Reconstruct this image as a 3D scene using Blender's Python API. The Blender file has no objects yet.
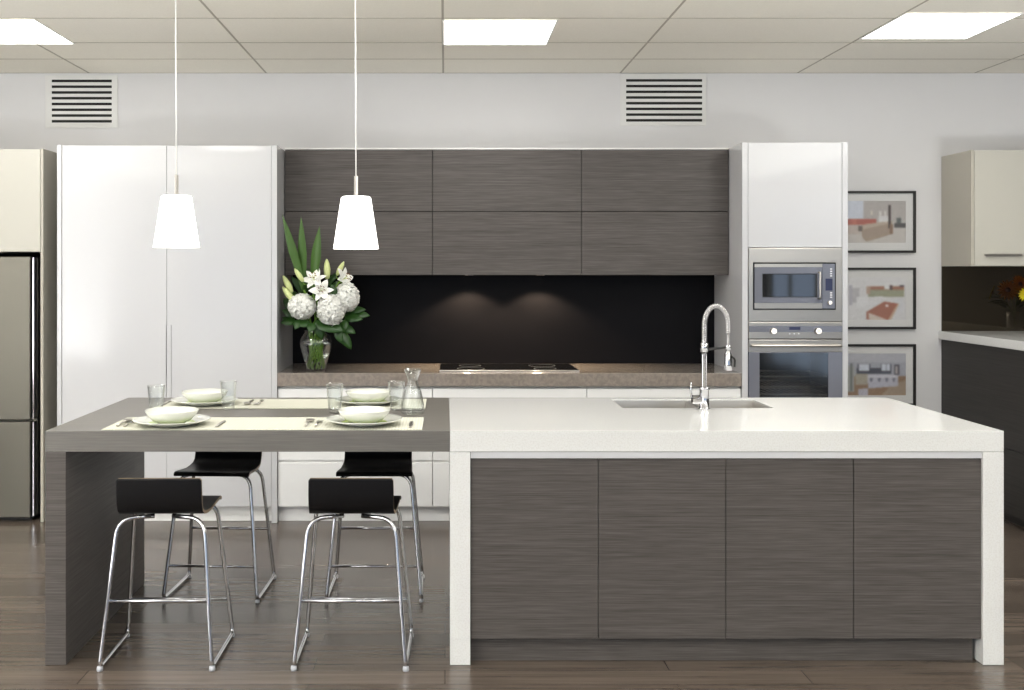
import bpy, bmesh, math, random
from mathutils import Vector, Matrix
R = math.radians
TS, TP, UP, WS = 6, 20, 238, .9
F, VX, VY, EYE = 1068.0, 445.0, 270.0, 1.518
col = bpy.context.scene.collection
random.seed(7)

def at(x, y, d):
    """photo pixel and depth -> point in the room"""
    return Vector(((x-VX)*d/F, d, EYE-(y-VY)*d/F))

# ------------------------------------------------------------------ materials
MATS = {}
def srgb(r, g, b):
    f = lambda c: (c/255/12.92) if c <= 10 else ((c/255+.055)/1.055)**2.4
    return (f(r), f(g), f(b), 1)

def pmat(name, color, rough=.5, metal=0, coat=0, trans=0, ior=1.5, spec=.5, emit=None, estr=0, sss=0):
    m = bpy.data.materials.new(name); m.use_nodes = True
    b = m.node_tree.nodes['Principled BSDF']
    b.inputs['Base Color'].default_value = color
    b.inputs['Roughness'].default_value = rough
    b.inputs['Metallic'].default_value = metal
    b.inputs['IOR'].default_value = ior
    b.inputs['Specular IOR Level'].default_value = spec
    b.inputs['Coat Weight'].default_value = coat
    b.inputs['Coat Roughness'].default_value = .04
    b.inputs['Transmission Weight'].default_value = trans
    if emit:
        b.inputs['Emission Color'].default_value = emit
        b.inputs['Emission Strength'].default_value = estr
    MATS[name] = m
    return m

def nodes(m):
    nt = m.node_tree
    return nt, nt.nodes, nt.links, nt.nodes['Principled BSDF']

def pos_map(nt, scale, object_space=False):
    if object_space:
        t = nt.nodes.new('ShaderNodeTexCoord'); out = t.outputs['Object']
    else:
        t = nt.nodes.new('ShaderNodeNewGeometry'); out = t.outputs['Position']
    mp = nt.nodes.new('ShaderNodeMapping')
    mp.inputs['Scale'].default_value = scale
    nt.links.new(out, mp.inputs['Vector'])
    return mp.outputs['Vector']

def noise(nt, vec, scale=1, detail=3, rough=.6):
    n = nt.nodes.new('ShaderNodeTexNoise')
    n.inputs['Scale'].default_value = scale; n.inputs['Detail'].default_value = detail; n.inputs['Roughness'].default_value = rough
    nt.links.new(vec, n.inputs['Vector'])
    return n.outputs['Fac']

def ramp(nt, fac, stops):
    r = nt.nodes.new('ShaderNodeValToRGB')
    e = r.color_ramp.elements
    e[0].position, e[0].color = stops[0]
    e[1].position, e[1].color = stops[-1]
    for p, c in stops[1:-1]:
        x = e.new(p); x.color = c
    nt.links.new(fac, r.inputs['Fac'])
    return r.outputs['Color']

def bump(nt, fac, strength, dist=.002):
    b = nt.nodes.new('ShaderNodeBump')
    b.inputs['Strength'].default_value = strength; b.inputs['Distance'].default_value = dist
    nt.links.new(fac, b.inputs['Height'])
    return b.outputs['Normal']

def veneer(name, dark, mid, light, scale=(1.6, 1.6, 190), rough=.45, spec=.3):
    m = pmat(name, mid, rough=rough, spec=spec)
    nt, N, L, b = nodes(m)
    v = pos_map(nt, scale)
    a = noise(nt, v, 1, 4, .7)
    v2 = pos_map(nt, (scale[0]*3.5, scale[1]*2.3, scale[2]*2.3))
    c = noise(nt, v2, 1, 2, .5)
    mx = N.new('ShaderNodeMath'); mx.operation = 'MULTIPLY_ADD'
    L.new(c, mx.inputs[0]); mx.inputs[1].default_value = .45
    ad = N.new('ShaderNodeMath'); ad.operation = 'MULTIPLY'; L.new(a, ad.inputs[0]); ad.inputs[1].default_value = .55
    L.new(ad.outputs[0], mx.inputs[2])
    L.new(ramp(nt, mx.outputs[0], [(.33, dark), (.5, mid), (.67, light)]), b.inputs['Base Color'])
    L.new(bump(nt, mx.outputs[0], .25), b.inputs['Normal'])
    return m

VENEER = veneer('charcoal veneer', srgb(65, 60, 57), srgb(83, 78, 75), srgb(100, 95, 92), (2, 2, 150))
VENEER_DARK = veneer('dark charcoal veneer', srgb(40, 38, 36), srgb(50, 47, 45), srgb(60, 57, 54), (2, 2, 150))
VENEER_TOP_LIT = veneer('charcoal veneer with painted sheen', srgb(82, 79, 74), srgb(97, 93, 87), srgb(112, 108, 102), (2, 130, 150), .42, .9)  # same veneer, lightened to put the top's reflected light into the colour
GLOSS = pmat('gloss white lacquer', srgb(202, 202, 204), rough=.22, coat=.6)
WHITE = pmat('white board', srgb(236, 235, 233), rough=.45)
GLOSS_LIFTED = pmat('white lacquer lifted against shade', srgb(240, 240, 239), rough=.25, coat=.4)  # white lacquer made lighter to offset the shade behind the table
CREAM = pmat('cream laminate', srgb(196, 193, 182), rough=.45)
GABLE = pmat('grey beige laminate', srgb(186, 181, 168), rough=.5)
DARKGAP = pmat('painted gap shade', srgb(24, 22, 21), rough=.8)  # near-black colour stands in for shade in gaps and recesses
STEEL = pmat('brushed steel', srgb(192, 187, 180), rough=.28, metal=1)
nt, N, L, b = nodes(STEEL)
L.new(bump(nt, noise(nt, pos_map(nt, (3, 3, 500)), 1, 2), .08, .001), b.inputs['Normal'])
FSTEEL = pmat('satin steel', srgb(108, 105, 96), rough=.38, metal=1)
nt, N, L, b = nodes(FSTEEL)
L.new(bump(nt, noise(nt, pos_map(nt, (3, 3, 500)), 1, 2), .1, .001), b.inputs['Normal'])
CHROME = pmat('chrome', srgb(196, 196, 199), rough=.06, metal=1)
BLACKM = pmat('black plastic', srgb(16, 16, 17), rough=.35)
GREYGLASS = pmat('smoked grey glass', srgb(116, 118, 128), rough=.12, coat=.5)
SPLASH = pmat('black back painted glass', srgb(19, 18, 20), rough=.3, spec=.06)
nt, N, L, b = nodes(SPLASH)
SPLASH2 = pmat('dark smoky glass', srgb(92, 84, 72), rough=.04, metal=.85)
DARKWALL = pmat('wall darkened for reflection', srgb(40, 38, 36), rough=.8)  # dark tone invented for the unseen wall so the right splashback reflects dark
GLASS = pmat('clear glass', (1, 1, 1, 1), rough=.0, trans=1, ior=1.45)
WATER = pmat('water', (.97, 1, .97, 1), rough=0, trans=1, ior=1.33)
PORC = pmat('white porcelain', srgb(212, 213, 203), rough=.15, coat=.4)
LIME = pmat('lime glaze', srgb(192, 210, 132), rough=.2, coat=.4)
BLACKSEAT = pmat('black stained ply', srgb(10, 9, 11), rough=.42, spec=.25)
PLY = pmat('ply edge', srgb(140, 122, 100), rough=.6)
GLIDE = pmat('clear plastic glide', srgb(190, 192, 198), rough=.3)
FRAMEB = pmat('black frame', srgb(34, 31, 30), rough=.4)
MATW = pmat('white mat board', srgb(232, 231, 229), rough=.8)
VENTW = pmat('white vent enamel', srgb(224, 223, 220), rough=.5)
TUBEG = pmat('nickel tube', srgb(196, 192, 186), rough=.4, metal=.5)
CORD = pmat('white flex', srgb(240, 240, 236), rough=.5)
SHADE = pmat('lit opal glass', srgb(250, 250, 248), rough=.3, emit=(1, .97, .93, 1), estr=2.2)
DIFF = pmat('lit diffuser', srgb(250, 250, 248), rough=.4, emit=(1, .985, .95, 1), estr=TS)
LEDM = pmat('lit downlight lens', srgb(255, 240, 220), rough=.3, emit=(1, .8, .55, 1), estr=12)
LEAF = pmat('dark green leaf', srgb(42, 78, 28), rough=.35)
SPEAR = pmat('mid green blade', srgb(72, 106, 44), rough=.4)
STEMM = pmat('green stem', srgb(110, 150, 50), rough=.5)
PETAL = pmat('white petal', srgb(252, 252, 246), rough=.6)
BUD = pmat('pale green bud', srgb(206, 214, 150), rough=.5)
ANTHER = pmat('brown anther', srgb(120, 70, 30), rough=.7)
ORANGE = pmat('orange petal', srgb(252, 160, 30), rough=.5)
YELLOW = pmat('yellow petal', srgb(232, 214, 40), rough=.5)
def thin_petal(m, amount):
    nt, N, L, b = nodes(m)
    o = [n for n in N if n.type == 'OUTPUT_MATERIAL'][0]
    tr = N.new('ShaderNodeBsdfTranslucent'); c_ = b.inputs['Base Color'].default_value; tr.inputs['Color'].default_value = (c_[0]**.5, c_[1]**.5, c_[2]**.5, 1)
    mx = N.new('ShaderNodeMixShader'); mx.inputs[0].default_value = amount
    L.new(b.outputs[0], mx.inputs[1]); L.new(tr.outputs[0], mx.inputs[2]); L.new(mx.outputs[0], o.inputs['Surface'])
thin_petal(PETAL, .08); thin_petal(ORANGE, .75); thin_petal(YELLOW, .4); thin_petal(LEAF, .15)
DISPLAY = pmat('dark blue display', srgb(52, 56, 84), rough=.15)
BUTTON = pmat('pale button', srgb(220, 220, 224), rough=.4)
ENAMEL = pmat('black oven enamel', srgb(40, 40, 38), rough=.3)

def speckle(name, base, spk, amount=.62, rough=.2, coat=.3, scale=160):
    m = pmat(name, base, rough=rough, coat=coat)
    nt, N, L, b = nodes(m)
    f = noise(nt, pos_map(nt, (1, 1, 1)), scale, 2, .6)
    L.new(ramp(nt, f, [(.38, spk), (amount, base)]), b.inputs['Base Color'])
    return m
STONE = speckle('white speckled stone', srgb(223, 223, 221), srgb(216, 215, 212), .55)
TAUPE = speckle('taupe stone', srgb(146, 136, 127), srgb(132, 123, 115), .6, .16, .3, 40)

WALLM = pmat('painted wall', srgb(222, 219, 217), rough=.8)
nt, N, L, b = nodes(WALLM)
L.new(ramp(nt, noise(nt, pos_map(nt, (1, 1, 1)), 1.5, 3), [(.3, srgb(218, 217, 217)), (.7, srgb(221, 220, 220))]), b.inputs['Base Color'])
CEILM = pmat('ceiling tile', srgb(234, 229, 216), rough=.85)
nt, N, L, b = nodes(CEILM)
L.new(ramp(nt, noise(nt, pos_map(nt, (1, 1, 1)), 120, 2), [(.3, srgb(236, 232, 221)), (.7, srgb(242, 238, 227))]), b.inputs['Base Color'])
TBAR = pmat('ceiling joint', srgb(176, 170, 156), rough=.8)

FLOORM = pmat('dark timber boards', srgb(96, 80, 68), rough=.24, spec=.6)
nt, N, L, b = nodes(FLOORM)
geo = N.new('ShaderNodeNewGeometry')
br = N.new('ShaderNodeTexBrick')
br.offset = .37; br.inputs['Scale'].default_value = 1
br.inputs['Brick Width'].default_value = 1.35; br.inputs['Row Height'].default_value = .135
br.inputs['Mortar Size'].default_value = .0018; br.inputs['Mortar Smooth'].default_value = .2
br.inputs['Bias'].default_value = 0
br.inputs['Color1'].default_value = srgb(82, 73, 65); br.inputs['Color2'].default_value = srgb(104, 93, 84)
br.inputs['Mortar'].default_value = srgb(60, 48, 40)
L.new(geo.outputs['Position'], br.inputs['Vector'])
g1 = noise(nt, pos_map(nt, (1.2, 34, 1)), 1, 5, .65)
gr = ramp(nt, g1, [(.3, (.62, .6, .58, 1)), (.55, (1, 1, 1, 1)), (.75, (1.28, 1.25, 1.22, 1))])
mul = N.new('ShaderNodeMix'); mul.data_type = 'RGBA'; mul.blend_type = 'MULTIPLY'; mul.inputs['Factor'].default_value = 1
L.new(br.outputs['Color'], mul.inputs['A']); L.new(gr, mul.inputs['B'])
L.new(mul.outputs['Result'], b.inputs['Base Color'])
L.new(bump(nt, br.outputs['Fac'], -.25, .002), b.inputs['Normal'])

RUNNER = pmat('ivory woven cloth', srgb(232, 230, 208), rough=.9)
nt, N, L, b = nodes(RUNNER)
wv = N.new('ShaderNodeTexWave'); wv.inputs['Scale'].default_value = 26; wv.inputs['Distortion'].default_value = .4
wv.bands_direction = 'X'
L.new(pos_map(nt, (1, 1, 1)), wv.inputs['Vector'])
L.new(ramp(nt, wv.outputs['Fac'], [(0, srgb(188, 187, 171)), (.6, srgb(200, 199, 185))]), b.inputs['Base Color'])
L.new(bump(nt, wv.outputs['Fac'], .3, .002), b.inputs['Normal'])

def pane_mat(name, tint, refl=.5, rough=.02):
    m = bpy.data.materials.new(name); m.use_nodes = True
    nt = m.node_tree; nt.nodes.clear()
    o = nt.nodes.new('ShaderNodeOutputMaterial'); mx = nt.nodes.new('ShaderNodeMixShader')
    t = nt.nodes.new('ShaderNodeBsdfTransparent'); g = nt.nodes.new('ShaderNodeBsdfGlossy')
    lw = nt.nodes.new('ShaderNodeLayerWeight'); lw.inputs['Blend'].default_value = .5
    pw = nt.nodes.new('ShaderNodeMath'); pw.operation = 'POWER'; pw.inputs[1].default_value = 2.2
    fr = nt.nodes.new('ShaderNodeMath'); fr.operation = 'MULTIPLY_ADD'; fr.inputs[1].default_value = .8; fr.inputs[2].default_value = (refl/(2+refl))**2
    nt.links.new(lw.outputs['Facing'], pw.inputs[0]); nt.links.new(pw.outputs[0], fr.inputs[0])
    t.inputs['Color'].default_value = tint; g.inputs['Roughness'].default_value = rough
    nt.links.new(fr.outputs[0], mx.inputs[0]); nt.links.new(t.outputs[0], mx.inputs[1]); nt.links.new(g.outputs[0], mx.inputs[2])
    nt.links.new(mx.outputs[0], o.inputs[0])
    return m
CLEAR = pane_mat('clear table glass', (.97, .98, .975, 1), .6, .03)
PANE = pane_mat('picture glass', (.98, .98, .98, 1), .5)
OVENPANE = pane_mat('oven glass', (.65, .67, .67, 1), 1.5, .08)
MICROPANE = pane_mat('microwave glass', (.25, .25, .28, 1), 1.6, .04)

# ------------------------------------------------------------------ mesh builder
class MB:
    def __init__(s): s.bm = bmesh.new()
    def quad(s, vs, m=0, smooth=False):
        f = s.bm.faces.new([s.bm.verts.new(v) for v in vs]); f.material_index = m; f.smooth = smooth; return f
    def box(s, x0, x1, y0, y1, z0, z1, m=0):
        v = [s.bm.verts.new(p) for p in ((x0,y0,z0),(x1,y0,z0),(x1,y1,z0),(x0,y1,z0),(x0,y0,z1),(x1,y0,z1),(x1,y1,z1),(x0,y1,z1))]
        for q in ((0,3,2,1),(4,5,6,7),(0,1,5,4),(1,2,6,5),(2,3,7,6),(3,0,4,7)):
            f = s.bm.faces.new([v[i] for i in q]); f.material_index = m
        return s
    def ring(s, x0, x1, y0, y1, z0, z1, hx0, hx1, hy0, hy1, axis='z', m=0):
        """slab with a rectangular hole; axis z (hole in x,y) or axis y (hole in x,z: hy are z values)"""
        def pt(u, v, w): return (u, v, w) if axis == 'z' else (u, w, v)
        if axis == 'z': a0, a1, c0, c1, e0, e1 = x0, x1, y0, y1, z0, z1
        else: a0, a1, c0, c1, e0, e1 = x0, x1, z0, z1, y0, y1
        o = [(a0,c0),(a1,c0),(a1,c1),(a0,c1)]; h = [(hx0,hy0),(hx1,hy0),(hx1,hy1),(hx0,hy1)]
        V = {}
        for k, e in enumerate((e0, e1)):
            V['o',k] = [s.bm.verts.new(pt(u,v,e)) for u, v in o]; V['h',k] = [s.bm.verts.new(pt(u,v,e)) for u, v in h]
        for i in range(4):
            j = (i+1) % 4
            for q in ((V['o',1][i],V['o',1][j],V['h',1][j],V['h',1][i]), (V['o',0][j],V['o',0][i],V['h',0][i],V['h',0][j]),
                      (V['o',0][i],V['o',0][j],V['o',1][j],V['o',1][i]), (V['h',0][j],V['h',0][i],V['h',1][i],V['h',1][j])):
                f = s.bm.faces.new(q); f.material_index = m
        return s
    def lathe(s, prof, c=(0,0,0), seg=32, m=0, smooth=True, axis=None, sx=1, sy=1):
        """prof: list of (r, z); axis: optional direction for the z of the profile"""
        M = Matrix.Translation(c)
        if axis is not None: M = M @ Vector((0,0,1)).rotation_difference(Vector(axis)).to_matrix().to_4x4()
        rows = []
        for r, z in prof:
            if r < 1e-6: rows.append([s.bm.verts.new(M @ Vector((0,0,z)))])
            else: rows.append([s.bm.verts.new(M @ Vector((sx*r*math.cos(2*math.pi*i/seg), sy*r*math.sin(2*math.pi*i/seg), z))) for i in range(seg)])
        for a, b2 in zip(rows, rows[1:]):
            for i in range(seg):
                j = (i+1) % seg
                if len(a) == 1 and len(b2) == 1: continue
                if len(a) == 1: vs = [a[0], b2[j], b2[i]]
                elif len(b2) == 1: vs = [a[i], a[j], b2[0]]
                else: vs = [a[i], a[j], b2[j], b2[i]]
                f = s.bm.faces.new(vs); f.material_index = m; f.smooth = smooth
        return s
    def cyl(s, a, b2, r, seg=16, m=0, r2=None):
        a, b2 = Vector(a), Vector(b2); h = (b2-a).length; r2 = r if r2 is None else r2
        return s.lathe([(0,0),(r,0),(r,0),(r2,h),(r2,h),(0,h)], a, seg, m, True, (b2-a).normalized())
    def tube(s, pts, r, seg=10, m=0, fillet=0, radii=None):
        P = [Vector(p) for p in pts]
        if fillet:
            Q = [P[0]]
            for i in range(1, len(P)-1):
                f_ = fillet[i-1] if isinstance(fillet, (list, tuple)) else fillet
                u = (P[i-1]-P[i]); w = (P[i+1]-P[i])
                l = min(f_, u.length*.48, w.length*.48)
                a, c = P[i]+u.normalized()*l, P[i]+w.normalized()*l
                for k in range(7):
                    t = k/6
                    Q.append(a*(1-t)**2 + P[i]*2*t*(1-t) + c*t*t)
            Q.append(P[-1]); P = Q
        n = len(P); rings = []
        t0 = (P[1]-P[0]).normalized()
        nrm = t0.orthogonal().normalized()
        for i in range(n):
            t = ((P[min(i+1,n-1)]-P[i]).normalized() + (P[i]-P[max(i-1,0)]).normalized()).normalized()
            nrm = (nrm - t*nrm.dot(t)).normalized(); bn = t.cross(nrm)
            rr = radii[i] if radii else r
            rings.append([s.bm.verts.new(P[i]+(nrm*math.cos(2*math.pi*k/seg)+bn*math.sin(2*math.pi*k/seg))*rr) for k in range(seg)])
        for a, c in zip(rings, rings[1:]):
            for k in range(seg):
                f = s.bm.faces.new((a[k], a[(k+1)%seg], c[(k+1)%seg], c[k])); f.smooth = True; f.material_index = m
        for rg, rev in ((rings[0], True), (rings[-1], False)):
            f = s.bm.faces.new(rg[::-1] if rev else rg); f.material_index = m
        return s
    def strip(s, base, direction, up, length, width, curve=0, fold=.15, n=8, m=0, shape=None, th=.0012):
        """a leaf or petal: pointed blade from base along direction, bending towards -up by curve radians, folded along its rib; it has thickness"""
        d = Vector(direction).normalized(); u = Vector(up); u = (u-d*u.dot(d)).normalized(); w = d.cross(u)
        shape = shape or (lambda t: math.sin(math.pi*min(1, t*.93+.07))**.8)
        p = Vector(base); rows = []
        for i in range(n+1):
            t = i/n; a = -curve*t
            dd = d*math.cos(a)+u*math.sin(a); uu = u*math.cos(a)-d*math.sin(a)
            if i: p = p + dd*(length/n)
            hw = max(.0004, width*.5*shape(t))
            rows.append([(p - w*hw + uu*hw*fold*2, uu), (p.copy(), uu), (p + w*hw + uu*hw*fold*2, uu)])
        top = [[s.bm.verts.new(v+q*th/2) for v, q in r] for r in rows]
        bot = [[s.bm.verts.new(v-q*th/2) for v, q in r] for r in rows]
        fs = []
        for i in range(n):
            for k in range(2):
                fs.append((top[i][k], top[i][k+1], top[i+1][k+1], top[i+1][k]))
                fs.append((bot[i][k+1], bot[i][k], bot[i+1][k], bot[i+1][k+1]))
            fs.append((top[i][0], top[i+1][0], bot[i+1][0], bot[i][0]))
            fs.append((top[i][2], bot[i][2], bot[i+1][2], top[i+1][2]))
        fs.append((top[0][0], bot[0][0], bot[0][1], top[0][1])); fs.append((top[0][1], bot[0][1], bot[0][2], top[0][2]))
        fs.append((top[n][1], bot[n][1], bot[n][0], top[n][0])); fs.append((top[n][2], bot[n][2], bot[n][1], top[n][1]))
        for q in fs:
            f = s.bm.faces.new(q); f.smooth = True; f.material_index = m
        return s
    def build(s, name, mats, parent=None, local=False, bevel=0, seg=2):
        mats = mats if isinstance(mats, (list, tuple)) else [mats]
        bm = s.bm
        bmesh.ops.recalc_face_normals(bm, faces=bm.faces)
        loc = Vector((0,0,0))
        if parent is None and not local:
            lo = Vector((min(v.co[i] for v in bm.verts) for i in range(3))); hi = Vector((max(v.co[i] for v in bm.verts) for i in range(3)))
            loc = Vector(((lo.x+hi.x)/2, (lo.y+hi.y)/2, lo.z))
        elif not local:
            q = parent
            while q is not None: loc += q.location; q = q.parent
        off = loc
        bmesh.ops.translate(bm, verts=bm.verts, vec=-off)
        me = bpy.data.meshes.new(name); bm.to_mesh(me); bm.free()
        for m in mats: me.materials.append(m)
        o = bpy.data.objects.new(name, me); col.objects.link(o)
        if parent is not None: o.parent = parent
        else: o.location = loc
        if bevel:
            bv = o.modifiers.new('edge', 'BEVEL'); bv.width = bevel; bv.segments = seg; bv.limit_method = 'ANGLE'; bv.angle_limit = R(40)
            bv.harden_normals = False
        return o

def tag(o, label, cat, group=None):
    o['label'] = label; o['category'] = cat
    if group: o['group'] = group
    return o
def thing(name, label, cat, loc=(0,0,0), rotz=0, group=None):
    o = bpy.data.objects.new(name, None); col.objects.link(o); o.empty_display_size = .05
    o.location = loc; o.rotation_euler = (0,0,rotz)
    return tag(o, label, cat, group)
def struct(name, mb, m, **k):
    o = mb.build(name, m, **k); o['kind'] = 'structure'; return o
def copy_tree(o, parent=None):
    c = o.copy(); col.objects.link(c)
    if parent is not None: c.parent = parent
    for ch in [x for x in bpy.data.objects if x.parent == o]: copy_tree(ch, c)
    return c
def box(*a, m=0): return MB().box(*a, m=m)

# ------------------------------------------------------------------ the room
XL, XR, YF, YB, CEIL = -4.7, 4.7, -4.4, 7.2, 2.846
struct('floor', box(XL-.1, XR+.1, YF-.1, YB+.1, -.1, 0), FLOORM)
struct('wall_back', box(XL-.1, XR+.1, YB, YB+.12, 0, CEIL), WALLM)
struct('wall_left', box(XL-.12, XL, YF, YB-.001, 0, CEIL), WALLM)
wr = MB()
WY0, WY1 = -2.9, .3
wr.box(XR, XR+.12, YF, WY0, 0, CEIL); wr.box(XR, XR+.12, WY1, YB-.001, 0, CEIL); wr.box(XR, XR+.12, WY0, WY1, 0, .15); wr.box(XR, XR+.12, WY0, WY1, 2.5, CEIL)
struct('wall_right', wr, DARKWALL)
wf = MB()
for y0_, y1_ in ((WY0, WY0+.06), (WY1-.06, WY1), (-1.95, -1.92), (-.9, -.84)): wf.box(XR+.03, XR+.08, y0_, y1_, .15, 2.5)
wf.box(XR+.03, XR+.08, WY0, WY1, .151, .21); wf.box(XR+.03, XR+.08, WY0, WY1, 2.44, 2.499)
struct('reflection_window', wf, FSTEEL)  # added in the unseen wall to give the microwave glass a blue reflection
struct('wall_front', MB().ring(XL-.1, XR+.1, YF-.12, YF, 0, CEIL, XL+.5, XR-.5, .25, 2.6, axis='y'), WALLM)
wf = MB().ring(XL+.5, XR-.5, YF-.08, YF-.03, .25, 2.6, XL+.56, XR-.56, .31, 2.54, axis='y')
for x in (-2.1, 0, 2.1): wf.box(x-.03, x+.03, YF-.08, YF-.03, .31, 2.54)
struct('window_1', wf, FSTEEL)

cm = MB()
cm.box(XL-.1, XR+.1, YF-.12, YB+.12, CEIL, CEIL+.1)
zj = CEIL-.0015
tw = .006
for i in range(-4, 5):
    x = -.012 + i*1.193
    if abs(x) < 4.7: cm.box(x-tw, x+tw, YF, YB-.001, zj, CEIL+.001, m=1)
ys = [6.72, 6.235, 5.63]
y = 5.63
while y > YF+.6: y -= .6; ys.append(y)
for y in ys: cm.box(XL, XR, y-tw*.9, y+tw*.9, zj, CEIL+.001, m=1)
cm.box(XL, XR, YB-.006, YB-.001, zj, CEIL+.001, m=1)
struct('ceiling', cm, [CEILM, TBAR])

def ceiling_light(x0, x1, y0, y1, label):
    t = thing('ceiling_light', label, 'ceiling light', ((x0+x1)/2, (y0+y1)/2, CEIL), 0, 'square ceiling light panels')
    MB().ring(x0-.006, x1+.006, y0-.006, y1+.006, CEIL-.006, CEIL-.002, x0+.004, x1-.004, y0+.004, y1-.004).build('frame', CORD, t)
    box(x0+.0045, x1-.0045, y0+.0045, y1-.0045, CEIL-.005, CEIL-.0025).build('diffuser', DIFF, t)
ceiling_light(-2.775, -2.17, 5.65, 6.25, 'square lit ceiling panel cut by the left photo edge, above the fridge side')
ceiling_light(-.008, .594, 5.66, 6.27, 'square lit ceiling panel in the middle, between the two wall vents')
ceiling_light(2.378, 2.98, 5.515, 6.11, 'square lit ceiling panel on the right, right of the right wall vent')

def wall_vent(x0, x1, y0, y1, sx0, sx1, sy0, sy1, label):
    a, c = at(x0, y1, YB), at(x1, y0, YB); p, q = at(sx0, sy1, YB), at(sx1, sy0, YB)
    t = thing('wall_vent', label, 'air vent', ((a.x+c.x)/2, YB-.002, a.z), 0, 'white slotted wall vents')
    MB().ring(a.x, c.x, YB-.006, YB-.002, a.z, c.z, p.x, q.x, p.z, q.z, axis='y').build('frame', VENTW, t, bevel=.001)
    box(p.x, q.x, YB-.004, YB-.0021, p.z, q.z).build('backing', DARKGAP, t)
    h = (q.z-p.z); pitch = h/7.55
    for k in range(9):
        zc_ = q.z-.275*pitch-k*pitch
        z1_, z0_ = min(q.z, zc_+.77*pitch), max(p.z, zc_+.23*pitch)
        box(p.x, q.x, YB-.0065, YB-.0045, z0_, z1_).build('slat', VENTW, t)
wall_vent(45.5, 118, 75.5, 128, 52, 112, 79.5, 123, 'white slotted wall vent above the tall gloss white pantry')
wall_vent(620, 706, 74, 126, 626, 702, 79, 122, 'white slotted wall vent above the dark wall cabinets, near the oven tower')

# ------------------------------------------------------------------ tall pantry
D3 = 6.40                         # front plane of the cabinet run
def X(x, d=D3): return (x-VX)*d/F
def Z(y, d=D3): return EYE-(y-VY)*d/F
YW = YB-.002
ptop = Z(145)
t = thing('pantry_cabinet', 'tall gloss white two door pantry left of the flower vase', 'cabinet', ((X(57)+X(277))/2, D3+.3, 0))
box(X(57), X(61.5), D3, YW, 0.001, ptop).build('side_panel', GLOSS, t, bevel=.0015)
box(X(271.5), X(277), D3, YW, 0.001, ptop).build('side_panel', GLOSS, t, bevel=.0015)
box(X(61.7), X(271.3), D3+.03, YW, .1, ptop-.002).build('carcass', WHITE, t)
box(X(61.7), X(271.3), D3+.06, D3+.075, .001, .099).build('kickboard', WHITE, t)
for x0, x1, hx0, hx1 in ((61.8, 166.35, 164.2, 166.1), (166.65, 271.2, 167.0, 171.2)):
    z1 = ptop-.003
    d_ = box(X(x0), X(x1), D3+.004, D3+.024, .1, z1).build('door', GLOSS, t, bevel=.0015)
    # slim pull edge set on the meeting stiles
    box(X(hx0), X(hx1), D3-.004, D3+.0038, .55, Z(325)).build('handle', GLOSS, d_, bevel=.001)

# fridge and its surround
DF = 6.43
t = thing('fridge_surround', 'cream cabinet surround over and beside the steel fridge', 'cabinet', (-2.9, DF+.3, 0))
xr = X(43.3, DF); xi = X(40.5, DF)
ov0, ov1 = Z(252, DF), Z(148.7, DF)
box(xi, xr, DF, YW, .001, ov1).build('side_panel', GABLE, t, bevel=.001)
box(-3.50, -3.482, DF, YW, .001, ov1).build('side_panel', GABLE, t, bevel=.001)
box(-3.48, xi-.001, DF+.025, YW, ov0, ov1-.002).build('carcass', GABLE, t)
box(-3.48, xi-.003, DF+.002, DF+.022, ov0+.002, ov1-.003).build('door', CREAM, t, bevel=.0015)
box(-3.481, xi-.001, YW-.02, YW-.001, .001, ov0-.002).build('back_panel', DARKGAP, t)
t = thing('fridge', 'steel fridge with freezer drawer below, at the left photo edge', 'fridge', (-2.9, DF+.35, 0))
fx = X(30, DF); ft = Z(256.5, DF)
box(-3.38, X(33.2, DF), DF+.07, DF+.65, .03, ft-.004).build('body', FSTEEL, t, bevel=.004)
sz = Z(421, DF)
dd = box(-3.39, fx, DF+.005, DF+.06, sz+.006, ft).build('door', FSTEEL, t, bevel=.005)
box(X(31, DF), X(32.8, DF), DF+.02, DF+.065, sz+.01, ft-.004).build('handle', CHROME, dd, bevel=.002)
dd = box(-3.39, fx, DF+.005, DF+.06, .025, sz-.006).build('freezer_drawer', FSTEEL, t, bevel=.005)
box(X(31, DF), X(32.8, DF), DF+.02, DF+.065, .03, sz-.01).build('handle', CHROME, dd, bevel=.002)
box(-3.36, fx-.02, DF+.08, DF+.6, .001, .029).build('plinth', BLACKM, t)

# ------------------------------------------------------------------ base run and counter
cx0, cx1 = X(277)+.001, 1.779
ctz = .9; cth = .08
wx = [cx0, X(432.5), X(432.5)+.927, cx1]
names = ['white drawer cabinet below the flower vase, beside the pantry', 'white drawer cabinet below the cooktop', 'white drawer cabinet between the cooktop and the oven tower']
for i in range(3):
    x0, x1 = wx[i]+.001, wx[i+1]-.001
    t = thing('drawer_cabinet', names[i], 'cabinet', ((x0+x1)/2, D3+.3, 0), 0, 'white base drawer cabinets')
    box(x0, x1, D3+.045, 7.03, .1, ctz-cth-.002).build('carcass', WHITE, t)
    for z0, z1 in ((.096, .358), (.374, .64), (.65, ctz-cth-.016)):
        box(x0+.001, x1-.001, D3+.02, D3+.04, z0, z1).build('drawer', GLOSS_LIFTED, t, bevel=.0015)
    box(x0, x1, D3+.032, D3+.044, .3585, .3735).build('finger_groove', WHITE, t)
kb = box(cx0+.001, cx1-.001, D3+.06, D3+.075, .001, .098).build('kickboard', GLOSS_LIFTED); tag(kb, 'low white kickboard along the floor under the white drawers', 'kickboard')
ct = box(cx0+.001, cx1-.001, D3, 7.061, ctz-cth, ctz).build('counter_top', TAUPE, bevel=.002); tag(ct, 'taupe stone worktop holding the cooktop and flower vase', 'worktop')
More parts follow.
